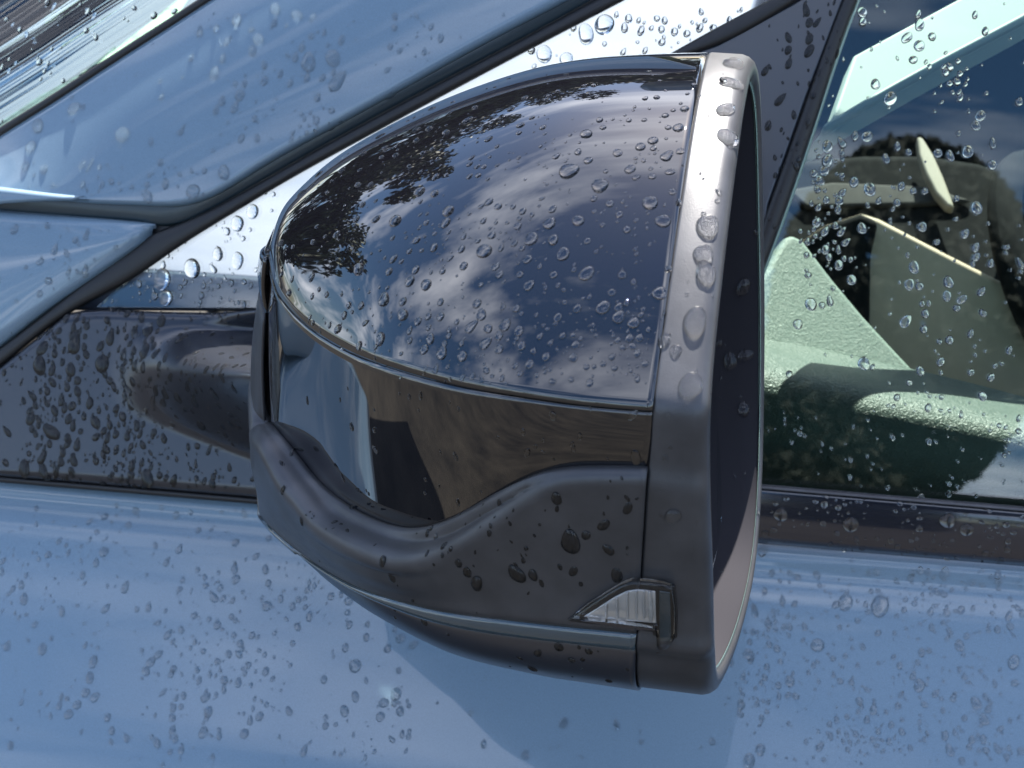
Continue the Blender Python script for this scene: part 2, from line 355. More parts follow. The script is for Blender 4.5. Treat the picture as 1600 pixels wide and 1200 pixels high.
# ---------------- quarter window
qg = [(150, 480), (200, 436), (280, 382), (360, 332), (440, 284), (640, 174), (860, 57), (975, -3), (1110, -76), (1320, -76), (1230, 0), (1050, 92), (900, 200), (640, 482)]
qw = plate('quarter_window', sides(qg, -.003), M_GLASS2, SPN, .003, car, 0); SURF.append((qw, 'quarter'))
plate('sky_reflection_shelf', [(-.56, .042, .953), (-.36, .044, .955), (.05, .059, .985), (.09, .75, .985), (-.56, .75, .950)], M_SKYSHELF, (0, 0, 1), .02, car, .004)  # added pale shelf, stands in for bright sky mirrored in the quarter glass
plate('door_corner_trim', sides([(330, 486), (400, 446), (520, 440), (520, 486)], -.010), M_RUBBER, SPN, .004, car)
# ---------------- divider between quarter window and door window
dv = [(960, 145), (1050, 92), (1120, 68), (1238, 4), (1290, -30), (1345, -60), (1322, -6), (1262, 150), (1202, 320), (1190, 480), (1000, 480)]
div = plate('divider_panel', sides(dv, .003), M_SATIN2, SPN, .008, car, .002); SURF.append((div, 'divider'))
strip('divider_seal', sides([(960, 132), (1050, 82), (1120, 43), (1205, -2), (1300, -54)], .002), sides([(960, 150), (1050, 96), (1120, 71), (1242, 4), (1330, -46)], .003), M_RUBBER, div, .003)
sl2 = strip('window_seal', sides([(1345, -70), (1316, 0), (1254, 170), (1197, 330), (1150, 462)], .002), sides([(1372, -70), (1341, 0), (1278, 180), (1222, 345), (1172, 480)], .001), M_RUBBER, car, .004); SURF.append((sl2, 'divider'))
# ---------------- door window
gw = [(1366, -80), (1336, 0), (1272, 180), (1214, 345), (1160, 480), (560, 484), (500, 694), (1190, 763), (1400, 781), (1600, 798), (2200, 850), (2200, -300), (1460, -300)]
win = plate('door_window', sides(gw, -.003), M_GLASS, SPN, .003, car, 0); SURF.append((win, 'window'))
strip('glass_edge', sides([(1368, -70), (1338, 0), (1276, 180), (1220, 345), (1168, 480)], -.0025), sides([(1374, -70), (1344, 0), (1281, 180), (1225, 345), (1173, 480)], -.0025), M_GLASSEDGE, win, .001)
# ---------------- inside of the car, seen through the door window
dt = [(1090, 522), (1200, 551), (1350, 586), (1500, 620), (1600, 646), (1800, 700), (2100, 780)]
rows = []
for dpy, y in ((-26, .135), (-8, .110), (0, .095), (14, .080), (34, .066), (64, .056), (100, .051), (140, .049), (190, .050), (240, .058)):
    rows.append([at_y(a, b+dpy*(1 if dpy < 0 else (1-.10*i)), y) for i, (a, b) in enumerate(dt)])
rows = np.array(rows); G = np.array([spl(r, 60) for r in rows]); G = np.array([spl(G[:, j], 40) for j in range(60)]).transpose(1, 0, 2)
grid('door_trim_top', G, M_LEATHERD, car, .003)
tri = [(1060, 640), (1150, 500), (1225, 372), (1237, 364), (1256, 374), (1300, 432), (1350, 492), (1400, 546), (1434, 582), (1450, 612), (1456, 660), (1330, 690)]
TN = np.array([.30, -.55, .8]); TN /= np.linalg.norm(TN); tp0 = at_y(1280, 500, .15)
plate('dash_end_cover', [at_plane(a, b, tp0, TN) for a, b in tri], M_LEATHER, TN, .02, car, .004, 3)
BN = np.array([-.1, -.8, .45]); BN /= np.linalg.norm(BN); bp0 = at_y(1450, 480, .24)
lowd = [(1190, 420), (1290, 352), (1345, 334), (1372, 342), (1480, 398), (1600, 458), (1800, 560), (1800, 800), (1430, 720), (1190, 620)]
plate('dash_side_panel', [at_plane(a, b, bp0, BN) for a, b in lowd], M_BEIGE, BN, .02, car, .003, 3)
sh = [(1190, 420), (1290, 352), (1345, 334), (1372, 346), (1360, 400), (1358, 520), (1300, 560), (1190, 600)]
plate('knee_panel', [at_plane(a, b, bp0+BN*.012, BN) for a, b in sh], M_DASH, BN, .010, car, .004, 3)
DN = np.array([0, -.5, .86]); dp0 = at_y(1400, 330, .34)
dd = [(1180, 262), (1250, 246), (1350, 238), (1450, 238), (1530, 250), (1600, 274), (1750, 340), (1900, 460), (1900, 620), (1100, 620), (1100, 300)]
plate('dashboard', [at_plane(a, b, dp0, DN) for a, b in dd], M_DASH, DN, .05, car, .008, 3)
plate('dash_ledge', [at_plane(a, b, dp0+DN*.006, DN) for a, b in [(1230, 296), (1300, 284), (1440, 290), (1520, 312), (1440, 318), (1260, 322)]], M_GREYDASH, DN, .006, car, .002)
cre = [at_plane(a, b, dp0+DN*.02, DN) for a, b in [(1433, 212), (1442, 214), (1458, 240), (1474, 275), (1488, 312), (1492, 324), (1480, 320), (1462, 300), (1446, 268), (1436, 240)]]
plate('dash_sun_spot', cre, M_SUNSPOT, DN, .010, car, .003, 3)  # spot of sunlight on the dash, put in as a cream plate
pb = [(1270, 222), (1298, 190), (1335, 86), (1420, 40), (1520, -14), (1640, -80), (1900, -220), (1900, -110), (1720, -30), (1600, 38), (1450, 118), (1330, 186), (1290, 214)]
PBN = np.array([.2, -.42, .88]); PBN /= np.linalg.norm(PBN); pb0 = at_y(1450, 90, .20)
plate('inner_pillar_trim', [at_plane(a, b, pb0, PBN) for a, b in pb], M_PALE, PBN, .02, car, .006, 3)
strip('pillar_trim_bead', [at_plane(a, b, pb0+PBN*.002, PBN) for a, b in [(1285, 200), (1330, 172), (1450, 104), (1600, 24), (1750, -60)]], [at_plane(a, b, pb0+PBN*.002, PBN) for a, b in [(1285, 214), (1330, 186), (1450, 118), (1600, 38), (1750, -44)]], M_PALE, car, .006, nrm=PBN)
def torus(name, c, nrm_, R_, r_, m__, parent):
    w = np.asarray(nrm_, float); w /= np.linalg.norm(w); u = np.cross(w, Z3); u /= np.linalg.norm(u); v_ = np.cross(w, u)
    ang = np.linspace(0, 2*math.pi, 72, endpoint=False)[None, :, None]; b_ = np.linspace(0, 2*math.pi, 17)[:, None, None]
    rd = u*np.cos(ang)+v_*np.sin(ang)
    return grid(name, np.asarray(c)+rd*(R_+r_*np.cos(b_))+w*(r_*np.sin(b_)), m__, parent, 0, close=True, flip=False)
wheel = torus('steering_wheel', at_y(1670, 440, .30), (.75, -.25, .6), .085, .011, M_DASH, car)
# cabin shell behind it all, so that the dark inside is a real inside
def box(name, lo_, hi_, m_, parent):
    bm = bmesh.new(); bmesh.ops.create_cube(bm, size=1)
    for v_ in bm.verts: v_.co = Vector([lo_[k] if v_.co[k] < 0 else hi_[k] for k in range(3)])
    me = bpy.data.meshes.new(name); bm.to_mesh(me); bm.free(); o = link(name, me, m_, parent)
    bv = o.modifiers.new('b', 'BEVEL'); bv.width = .02; bv.segments = 3; return o
box('cabin_floor', (-.6, .12, .30), (1.6, 1.5, .42), M_DASH, car)
box('far_door_lining', (-.6, 1.42, .40), (1.6, 1.5, 1.0), M_DASH, car)
box('roof_sun_block', (.30, .36, 1.45), (1.7, 1.5, 1.50), M_PAINT, car)  # unseen roof slab, added and trimmed to keep the sun off the door
box('rail_sun_block', (-.06, .365, 1.43), (.6, .44, 1.49), M_PAINT, car)  # unseen rail, added to stop sun patches on the door
box('seat', (.55, .3, .42), (1.05, .8, .72), M_DASH, car)

# ---------------- base panel of the mirror with its arm
mirror = bpy.data.objects.new('door_mirror', None); COL.objects.link(mirror); mirror.parent = car
mirror.location = (-.02, -.12, .95); mirror.location = (0, 0, 0)
mirror['label'] = 'black folding door mirror with gloss cap and clear side lamp'
L = 106; Hh = 70
tb = lin([-80, 0, 105, 130, 160, 250, 340, 395, 470, 570], [640, 574, 490, 485, 483, 487, 489, 484, 478, 480])
bbm = lin([-80, 0, 200, 390, 470, 570], [738, 745, 762, 778, 786, 795])
pxs = np.linspace(-80, 570, L); G = np.zeros((Hh, L, 3)); vv = np.linspace(0, 1, Hh)
sm = lambda a, b, x: (lambda t: t*t*(3-2*t))(np.clip((x-a)/(b-a), 0, 1))
for j, px in enumerate(pxs):
    t0, b0 = tb(px), bbm(px)
    for i, q in enumerate(vv):
        py = t0+(b0-t0)*q
        grow = sm(165, 430, px)**1.3
        ridge = 588+(px-390)*.06
        h = np.where(py < ridge, sm(ridge-78, ridge, py)**1.0, 1-sm(ridge, ridge+88+(px-250)*.30, py))
        rim = min(q, 1-q); e = .0035*(1-min(1, rim/.05)**.5)
        lift = (.088*grow+.055*sm(430, 560, px))*h
        # upper ledge that sweeps up to the housing
        lift += .018*sm(300, 440, px)*(1-sm(480, 520, py))
        P = side(px, py, .006-e)
        dcam = ray(px, py); G[i, j] = P - dcam*(lift/abs(dcam@SPN))
basep = grid('mirror_base', G, M_BASE, mirror, .003); SURF.append((basep, 'base'))
strip('base_gasket', sides([(a, bbm(a)-1) for a in np.linspace(-80, 470, 12)], .002), sides([(a, bbm(a)+9) for a in np.linspace(-80, 470, 12)], .001), M_RUBBER, mirror, .002)

# ---------------- housing: crease loop A (outer) and skyline S (inner), both from joint to nose
Ac = [(1020, 633, -.235), (900, 622, -.2325), (800, 608, -.2275), (700, 590, -.218), (600, 562, -.2025), (540, 538, -.188), (480, 501, -.169), (446, 467, -.154), (426, 430, -.138), (419, 395, -.121)]
Scv = [(1108, 82, -.060), (980, 86, -.060), (860, 101, -.061), (740, 137, -.064), (640, 180, -.069), (560, 223, -.076), (500, 265, -.084), (458, 305, -.093), (433, 345, -.104), (419, 395, -.121)]
A3, S3 = ys(Ac), ys(Scv)
tm = np.r_[0, np.cumsum(np.linalg.norm(np.diff((A3+S3)/2, axis=0), axis=1)+.004)]
NU = 120; du = np.sin(np.linspace(0, 1, NU)*math.pi/2)**1.0
A, S = spl(A3, NU, tm, du), spl(S3, NU, tm, du)
K = np.concatenate([A, S[::-1][1:]])                    # plan loop joint -> nose -> joint
Tg = np.gradient(K, axis=0); Tg[:, 2] = 0; Tg /= np.linalg.norm(Tg, axis=1)[:, None]+1e-12
NK = np.cross(Tg, Z3); cen = K.mean(0)
if np.dot(NK[0], np.array([0, -1, 0])) < 0: NK = -NK
for _ in range(6): NK[1:-1] = (NK[:-2]+2*NK[1:-1]+NK[2:])/4
NK /= np.linalg.norm(NK, axis=1)[:, None]
NA, NS = NK[:NU], NK[NU-1:][::-1]
RF = .0023
TuS = np.gradient(S, axis=0)
top = []; NV = 56
for i in range(NU):
    a, s = A[i], S[i]; w = s-a; wl = np.linalg.norm(w)
    hd = np.array([w[0], w[1], 0]); hl = np.linalg.norm(hd)
    hd = hd/hl if hl > 1e-6 else -NA[i]
    rr = min(.022, .25*wl)+.0015
    # tangent at the skyline lies in the plane of the section and on the sight line
    d = s-CAM; d /= np.linalg.norm(d); pn = np.cross(hd, Z3); tu = TuS[i]/np.linalg.norm(TuS[i])
    den = np.dot(tu, pn); tS = d-tu*(np.dot(d, pn)/den) if abs(den) > .05 else d.copy()
    tS -= pn*np.dot(tS, pn)
    if np.dot(tS, hd) < 0: tS = -tS
    tS /= np.linalg.norm(tS)
    if tS[2] < -.75 or tS[2] > 0: tS = np.array([hd[0]*.85, hd[1]*.85, -.53])
    aA = rad(39); tA = hd*math.cos(aA)+Z3*math.sin(aA)
    a1 = a+tA*RF*.9
    # top face
    q = np.linspace(0, 1, NV)[:, None]
    k1, k2 = wl*.36, wl*.33
    B = a1*(1-q)**3+3*(a1+tA*k1)*q*(1-q)**2+3*(s-tS*k2)*q*q*(1-q)+s*q**3
    # fillet over the crease, quadratic
    lowp = a+NA[i]*RF*.12-Z3*RF; q2 = np.linspace(0, 1, 8)[:, None][:-1]
    Fi = lowp*(1-q2)**2+2*(a+NA[i]*RF*.08)*q2*(1-q2)+a1*q2**2
    # turn-down on the inner side
    wpt = s+NS[i]*rr*.75-Z3*rr*1.5; q3 = np.linspace(0, 1, 12)[:, None][1:]
    Tn = s*(1-q3)**2+2*(s+tS*rr*.9)*q3*(1-q3)+wpt*q3**2
    top.append(np.concatenate([Fi, B, Tn]))
top = np.array(top)
cap = grid('mirror_cap', top.transpose(1, 0, 2), M_GLOSS, mirror, .0012); SURF.append((cap, 'cap'))
cap['label'] = 'gloss black upper cap reflecting the sky'
WIN = top[:, -1]                                        # lower rim of the turn-down

# wall plan: outer columns (joint->nose) then inner columns (nose->joint)
plan = np.concatenate([A+NA*RF*.12, (WIN[::-1])[1:]])
zt = np.concatenate([A[:, 2]-RF, WIN[::-1][1:, 2]])
NW = NK.copy()
Cc = curve([(330, 560), (372, 608), (395, 640), (420, 662), (447, 690), (500, 757), (560, 802), (600, 820), (640, 829), (680, 824), (720, 808), (760, 785), (800, 762), (840, 743), (880, 733), (950, 730), (1020, 731), (1110, 732)])
Hc = curve([(330, 580), (372, 612), (395, 648), (410, 672), (430, 716), (447, 744), (480, 802), (560, 853), (640, 871), (700, 855), (760, 818), (800, 792), (840, 764), (880, 744), (950, 738), (1020, 739), (1110, 740)])
Dc = curve([(330, 720), (372, 752), (400, 788), (440, 833), (500, 878), (560, 911), (620, 932), (680, 947), (780, 961), (860, 970), (960, 980), (1040, 988), (1110, 992)])
Ec = curve([(330, 722), (372, 755), (400, 791), (440, 838), (500, 892), (560, 929), (620, 956), (680, 976), (780, 995), (860, 1005), (960, 1016), (1040, 1024), (1110, 1027)])
def solve_z(xy, f, z0=.85, z1=1.2):
    """height at which the vertical through xy meets the image curve f"""
    for _ in range(40):
        zm = (z0+z1)/2; p = proj((xy[0], xy[1], zm))
        if p[1] < f(p[0]): z1 = zm      # above the curve
        else: z0 = zm
    return (z0+z1)/2
pxK = np.array([proj(p)[0] for p in plan])
nW = len(plan)
vis = np.zeros(nW, bool); vis[:NU] = True
LEAN = np.zeros(nW)
for i in range(nW): LEAN[i] = .0065*sm(NU-48, NU-14, i)*(1-sm(NU+20, NU+70, i))
oHf = lin([390, 400, 425, 455, 560, 640, 720, 800, 880, 1020], [.003, .004, .008, .0115, .0125, .0115, .009, .0055, .0035, .003])
oH = np.zeros(nW); zC = np.zeros(nW); zH = np.zeros(nW); zD = np.zeros(nW); zE = np.zeros(nW); oD = np.zeros(nW)
last = None
for i in range(nW):
    if vis[i]:
        oH[i] = oHf(pxK[i]); oD[i] = oH[i]*.55+.0015
        zC[i] = solve_z(plan[i]+NW[i]*LEAN[i], Cc)
        zH[i] = min(solve_z(plan[i]+NW[i]*(oH[i]+LEAN[i]*1.08), Hc), zC[i]-.0012)
        zD[i] = solve_z(plan[i]+NW[i]*(oD[i]+LEAN[i]*1.25), Dc); zE[i] = min(solve_z(plan[i]+NW[i]*(oD[i]+.001+LEAN[i]*1.25), Ec), zD[i]-.0015)
        last = i
    else:
        k = min(1., (i-last)/50.)
        oH[i] = oH[last]*(1-k)+.002*k; oD[i] = oD[last]*(1-k)+.001*k
        zC[i] = zC[last]+.024*k; zH[i] = zH[last]+.020*k; zD[i] = zD[last]+.026*k; zE[i] = zE[last]+.026*k
for arr in (oH, oD, zC, zH, zD, zE):
    for _ in range(5): arr[1:-1] = (arr[:-2]+2*arr[1:-1]+arr[2:])/4
def wall(i, o, z):
    o = o+LEAN[i]*float(np.clip((zt[i]-z)/max(1e-4, zt[i]-zC[i]), 0, 1.25))
    return np.array([plan[i, 0]+NW[i, 0]*o, plan[i, 1]+NW[i, 1]*o, z])
# the hinge cover takes over where the band ends near the nose
iE = int(np.argmin(np.abs(np.array([proj(wall(i, 0, zt[i]-.005))[0] for i in range(NU)])-413)))
def wall_grid(i0, i1, ztop, zbot, off, nn=14, lean=0.):
    g = []
    for q in np.linspace(0, 1, nn):
        g.append([wall(i, off+lean*q*sm(iE, iE+12, i)+.0012*math.sin(q*math.pi), ztop(i)*(1-q)+zbot(i)*q) for i in range(i0, i1)])
    return np.array(g)
band = grid('gloss_band', wall_grid(0, iE+1, lambda i: zt[i]-.0006, lambda i: zC[i]-.004, -.0004, 20), M_GLOSS, mirror, .0012); SURF.append((band, 'band'))
band['label'] = 'gloss black lower band reflecting the ground'
zhc = solve_z(plan[iE], lambda x: 487)
grid('cap_return', wall_grid(iE, nW, lambda i: zt[i]+.0004, lambda i: min(zt[i]-.004, zhc), -.0002, 10), M_GLOSS, mirror, .0012)
hc = grid('hinge_cover', wall_grid(iE+1, nW, lambda i: min(zt[i]-.0045, zhc-.0006), lambda i: zC[i]-.006, .0003, 12, .004), M_SATIN, mirror, .0012)
# lower shell
sh_rows = []
for i in range(nW):
    dz = zC[i]-zH[i]
    c = [(0.0, zC[i]-.002), (.0006, zC[i]), (.0010+.10*oH[i], zC[i]-.38*dz), (.34*oH[i], zC[i]-.74*dz), (.70*oH[i], zC[i]-.92*dz), (.96*oH[i], zH[i]-.0012), (1.03*oH[i], zH[i]-.006),
         (oH[i]*1.0, zH[i]*.72+zD[i]*.28), (oH[i]*.90, zH[i]*.42+zD[i]*.58), (oD[i]*1.1, zD[i]+.003), (oD[i], zD[i]), (oD[i]-.0012, zD[i]-.0008)]
    r = spl(np.array(c), 46)
    sh_rows.append([wall(i, o, z) for o, z in r])
shell = grid('lower_shell', np.array(sh_rows).transpose(1, 0, 2), M_SATIN, mirror, .0015); SURF.append((shell, 'shell'))
# clear strip under the shell
sr = []
for i in range(nW):
    c = [(oD[i]-.0012, zD[i]-.0007), (oD[i]+.0006, zD[i]-.0012), (oD[i]+.0022, zD[i]*.5+zE[i]*.5), (oD[i]+.001, zE[i]+.0008), (oD[i]-.001, zE[i])]
    sr.append([wall(i, o, z) for o, z in spl(np.array(c), 14)])
lens = grid('lamp_strip', np.array(sr).transpose(1, 0, 2), M_LENS, mirror, .001)
# underside
bf = lin([395, 480, 560, 680, 860, 1040], [.014, .021, .031, .041, .048, .051])
ur = []; UEND = []
for i in range(nW):
    bz = bf(pxK[i]) if vis[i] else .02; ai = .062 if vis[i] else .03
    if i < NU: ai *= min(1., .35+.65*(NU-1-i)/40.)
    r = [wall(i, oD[i]-.0012-ai*(1-math.cos(p)), zE[i]-bz*math.sin(p)) for p in np.linspace(-.04, math.pi/2, 24)]
    ur.append(r); UEND.append(r[-1])
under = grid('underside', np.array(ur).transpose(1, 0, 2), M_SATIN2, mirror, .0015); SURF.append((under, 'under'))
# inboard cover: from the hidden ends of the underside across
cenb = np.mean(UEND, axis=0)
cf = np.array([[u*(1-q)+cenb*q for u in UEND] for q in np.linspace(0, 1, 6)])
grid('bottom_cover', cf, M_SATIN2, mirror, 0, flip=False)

# ---------------- bezel: the section at the joint carried back to the rim and folded in
sec = [top[0, k] for k in range(7, top.shape[1])]            # crease .. skyline .. inner turn-down
sec = sec[::-1]                                              # inner -> outer
sec += [top[0, k] for k in range(6, -1, -1)]
sec += [np.array(sh_rows[0][k]) for k in range(2, 46, 2)] + [np.array(sr[0][k]) for k in range(1, 14, 2)] + [np.array(ur[0][k]) for k in range(1, 24)]
sec = np.array(sec)
e0, e1 = sec[-1], sec[0]
inn = spl(np.array([e0, e0+np.array([0, .022, -.0005]), at_y(1184, 908, -.130), at_y(1190, 780, -.092), at_y(1193, 560, -.058), e1])[:, [1, 2]], 60)[1:-1]
inn = np.c_[np.linspace(e0[0], e1[0], len(inn)), inn]
loop = np.concatenate([sec, inn])
dl = np.r_[0, np.cumsum(np.linalg.norm(np.diff(np.r_[loop, loop[:1]], axis=0), axis=1))]
NL = 320; uu = np.linspace(0, dl[-1], NL, endpoint=False); lc = np.r_[loop, loop[:1]]
loop = np.stack([np.interp(uu, dl, lc[:, k]) for k in range(3)], 1)
loopx = loop[:, 0].copy(); loop = loop[:, 1:]
def smooth_loop(Lp, k):
    Lp = Lp.copy()
    for _ in range(k): Lp = (np.roll(Lp, 1, 0)+2*Lp+np.roll(Lp, -1, 0))/4
    return Lp
loop = smooth_loop(loop, 3)
def inset(Lp, d):
    t = np.roll(Lp, -1, 0)-np.roll(Lp, 1, 0); t /= np.linalg.norm(t, axis=1)[:, None]
    nn = np.stack([-t[:, 1], t[:, 0]], 1); c = Lp.mean(0)
    if np.mean(np.sum(nn*(c-Lp), 1)) < 0: nn = -nn
    nn = smooth_loop(nn, 10)
    return Lp+nn*d
RX = [(1175, 130, -.060), (1154, 270, -.105), (1133, 417, -.16), (1107, 622, -.233), (1106, 760, -.237), (1112, 872, -.237), (1118, 960, -.225), (1130, 1045, -.197),
      (1150, 1030, -.185), (1164, 985, -.165), (1181, 895, -.128), (1191, 780, -.092), (1195, 560, -.055), (1195, 420, -.050), (1191, 270, -.050), (1187, 140, -.053)]
RX = ys(RX)
arc = np.r_[0, np.cumsum(np.linalg.norm(np.diff(loop, axis=0), axis=1))]; per = arc[-1]+np.linalg.norm(loop[0]-loop[-1])
at_ = sorted([(float(arc[np.argmin(((loop-r[1:])**2).sum(1))]), float(r[0])) for r in RX])
ta = np.array([a_ for a_, _ in at_]); xa = np.array([b_ for _, b_ in at_])
rx0 = np.interp(arc, np.r_[ta-per, ta, ta+per], np.r_[xa, xa, xa])
for _ in range(220): rx0 = (np.roll(rx0, 1)+2*rx0+np.roll(rx0, -1))/4
l6 = smooth_loop(loop, 60)
stations = [(loop, .0016, None, -.004), (loop, .0012, None, .0002), (loop, 0., None, .0005), (loop, -.0002, None, .0012), (loop, -.0002, 'r', -.0055), (loop, .0006, 'r', -.0030), (loop, .0022, 'r', -.0010), (loop, .0045, 'r', 0.), (l6, .0062, 'r', .0), (l6, .0078, 'r', -.0008), (l6, .0084, 'r', -.0022)]
G = []
for Lp, d, mode, xo in stations:
    q = inset(Lp, d); x = (loopx+xo) if mode is None else rx0+xo
    G.append(np.stack([x, q[:, 0], q[:, 1]], 1))
bez = grid('bezel', np.array(G), M_SATIN, mirror, 0, close=True, flip=False); SURF.append((bez, 'bezel'))
rec = [(.0084, -.0020), (.0090, -.004), (.0096, -.012), (.0104, -.024)]
dk_ = np.clip((l6[:, 1]-.955)/.05, 0, 1)*.25+.75
surround = grid('inner_surround', np.array([np.c_[rx0+xo*(dk_ if xo < -.003 else 1.), inset(l6, d)] for d, xo in rec]), M_INNER, mirror, 0, close=True, flip=False); SURF.append((surround, 'bezel'))
gx = rx0-.022*dk_
q = inset(l6, .0108)
bm = bmesh.new(); f = bm.faces.new([bm.verts.new((gx[k], q[k, 0], q[k, 1])) for k in range(NL)])
me = bpy.data.meshes.new('mirror_glass'); bm.to_mesh(me); bm.free(); mg = link('mirror_glass', me, M_MIRROR, mirror)
q2_ = inset(l6, .0086)
grid('glass_rim', np.array([np.c_[rx0-.0026, q2_], np.c_[rx0-.0014, inset(l6, .0080)], np.c_[rx0-.0020, inset(l6, .0093)]]), M_GLASSEDGE, mirror, 0, close=True, flip=False)
sm_ = mg.modifiers.new('s', 'SOLIDIFY'); sm_.thickness = .002
# ---------------- turn signal
SN = np.array([0, -1., 0]); ysg = float(sh_rows[6][40][1])-.0016
def sg(pts, y): return [at_y(a, b, y) for a, b in pts]
outer = [(892, 969), (918, 950), (945, 932), (968, 918), (985, 911), (1010, 912), (1036, 915), (1050, 920), (1055, 960), (1054, 1000), (1044, 1016), (1027, 1018), (1023, 985), (960, 976)]
innr = [(908, 967), (935, 950), (960, 934), (978, 925), (995, 922), (1010, 923), (1024, 925), (1025, 974), (1000, 972), (950, 969)]
plate('lamp_gasket', sg([(886, 971), (916, 945), (944, 928), (968, 914), (986, 907), (1012, 908), (1038, 911), (1054, 917), (1059, 960), (1058, 1002), (1047, 1020), (1025, 1022), (1019, 988), (958, 980)], ysg-.0003), M_RUBBER, SN, .0012, mirror, .0004)
sig = plate('turn_signal', sg(outer, ysg-.0036), M_CLEAR, SN, .0034, mirror, .001, 3)
sig['label'] = 'clear triangular side lamp at the foot of the lower shell'
plate('lamp_reflector', sg(innr, ysg-.0010), M_REFL, SN, .0008, mirror, .0003)
plate('lamp_bar', sg([(1030, 924), (1047, 926), (1049, 1000), (1030, 1006)], ysg-.0008), M_LENS, SN, .0006, mirror, .0002)
plate('lamp_bar', sg([(1012, 925), (1018, 926), (1020, 972), (1014, 972)], ysg-.0024), M_REFL, SN, .0012, mirror, .0003)
for px_ in (945, 962, 978, 992, 1004):
    t_ = float(np.interp(px_, [908, 935, 960, 978, 995, 1010], [967, 950, 934, 925, 922, 923]))
    plate('lamp_rib', sg([(px_, t_+3), (px_+3.5, t_+1.5), (px_+4, 968), (px_+.5, 968)], ysg-.0019), M_REFL, SN, .0009, mirror, .0003)
plate('lamp_shadow_gap', sg([(905, 970), (950, 971), (1000, 975), (1028, 977), (1028, 986), (990, 985), (940, 977)], ysg-.0012), M_TRIMBLK, SN, .0010, mirror, .0003)

# ================================================================== RAINDROPS
bpy.context.view_layer.update()
dg = bpy.context.evaluated_depsgraph_get()
trees_ = {}
V = []; Fc = []; FK = []
for o, key in SURF:
    me = o.evaluated_get(dg).to_mesh(); k = len(V)
    V += [tuple(v.co) for v in me.vertices]
    for p in me.polygons: Fc.append(tuple(i+k for i in p.vertices)); FK.append(key)
    o.evaluated_get(dg).to_mesh_clear()
BV = BVHTree.FromPolygons(V, Fc)
camv = Vector(CAM)
def hit(px, py):
    d = Vector(ray(px, py)).normalized(); loc, nr, idx, dist = BV.ray_cast(camv, d)
    if loc is None: return None
    if nr.dot(d) > 0: nr = -nr
    return loc, nr, FK[idx], dist
def drop_mesh(name, seed, rings=6, seg=16, drip=0., flat=.42, foot=-.14):
    r = random.Random(seed); bm = bmesh.new()
    ph = [r.uniform(0, 6.28) for _ in range(4)]; am = [r.uniform(0, .13), r.uniform(0, .09), r.uniform(0, .06), r.uniform(0, .03)]
    def out(a):
        f = 1+sum(am[k]*math.sin((k+1)*a+ph[k]) for k in range(4)); x, y = f*math.cos(a), f*math.sin(a)
        if y > 0: x *= 1-drip*.45*y; y *= 1+drip
        return x, y
    rows = []
    for i in range(rings+1):
        t = i/rings; th = t*math.pi/2*.97; s = math.cos(th); z = math.sin(th)*flat
        if i == rings: rows.append([bm.verts.new((0, 0, flat))]); break
        rows.append([bm.verts.new((out(2*math.pi*j/seg)[0]*s, out(2*math.pi*j/seg)[1]*s-.10*z*drip, z)) for j in range(seg)])
    for i in range(rings):
        for j in range(seg):
            k = (j+1) % seg
            if i == rings-1: bm.faces.new((rows[i][j], rows[i][k], rows[i+1][0]))
            else: bm.faces.new((rows[i][j], rows[i][k], rows[i+1][k], rows[i+1][j]))
    bv = [bm.verts.new((v_.co.x*.985, v_.co.y*.985, foot)) for v_ in rows[0]]
    for j in range(seg):
        k = (j+1) % seg; bm.faces.new((bv[j], bv[k], rows[0][k], rows[0][j]))
    bm.faces.new(list(reversed(bv)))
    bmesh.ops.recalc_face_normals(bm, faces=bm.faces)
    me = bpy.data.meshes.new(name); bm.to_mesh(me); bm.free()
    for p in me.polygons: p.use_smooth = True
    return me
def wet_foot(me, wet):
    """the plastic under a drop is soaked and darker: the flat foot of the drop carries it"""
    me.materials.append(wet); z = [v.co.z for v in me.vertices]
    for p in me.polygons:
        if max(me.vertices[i].co.z for i in p.vertices) < .045 and abs(p.normal.z) > .9: p.material_index = 1
def variants(tagn, m_, rings, seg, wet=None):
    out = []
    for k in range(10):
        me = drop_mesh('raindrop_'+tagn, 100+k, rings, seg, [0, 0, .15, .3, 0, .5, .2, .9, 0, .1][k], [.40, .48, .36, .42, .52, .40, .45, .34, .38, .5][k], .02 if wet else -.14); me.materials.append(m_); out.append(me)
        if wet: wet_foot(me, wet)
    return out
BIG = {'clear': variants('clear', M_WATER, 6, 18), 'wet': variants('wet', M_WATER, 6, 18, M_WET)}
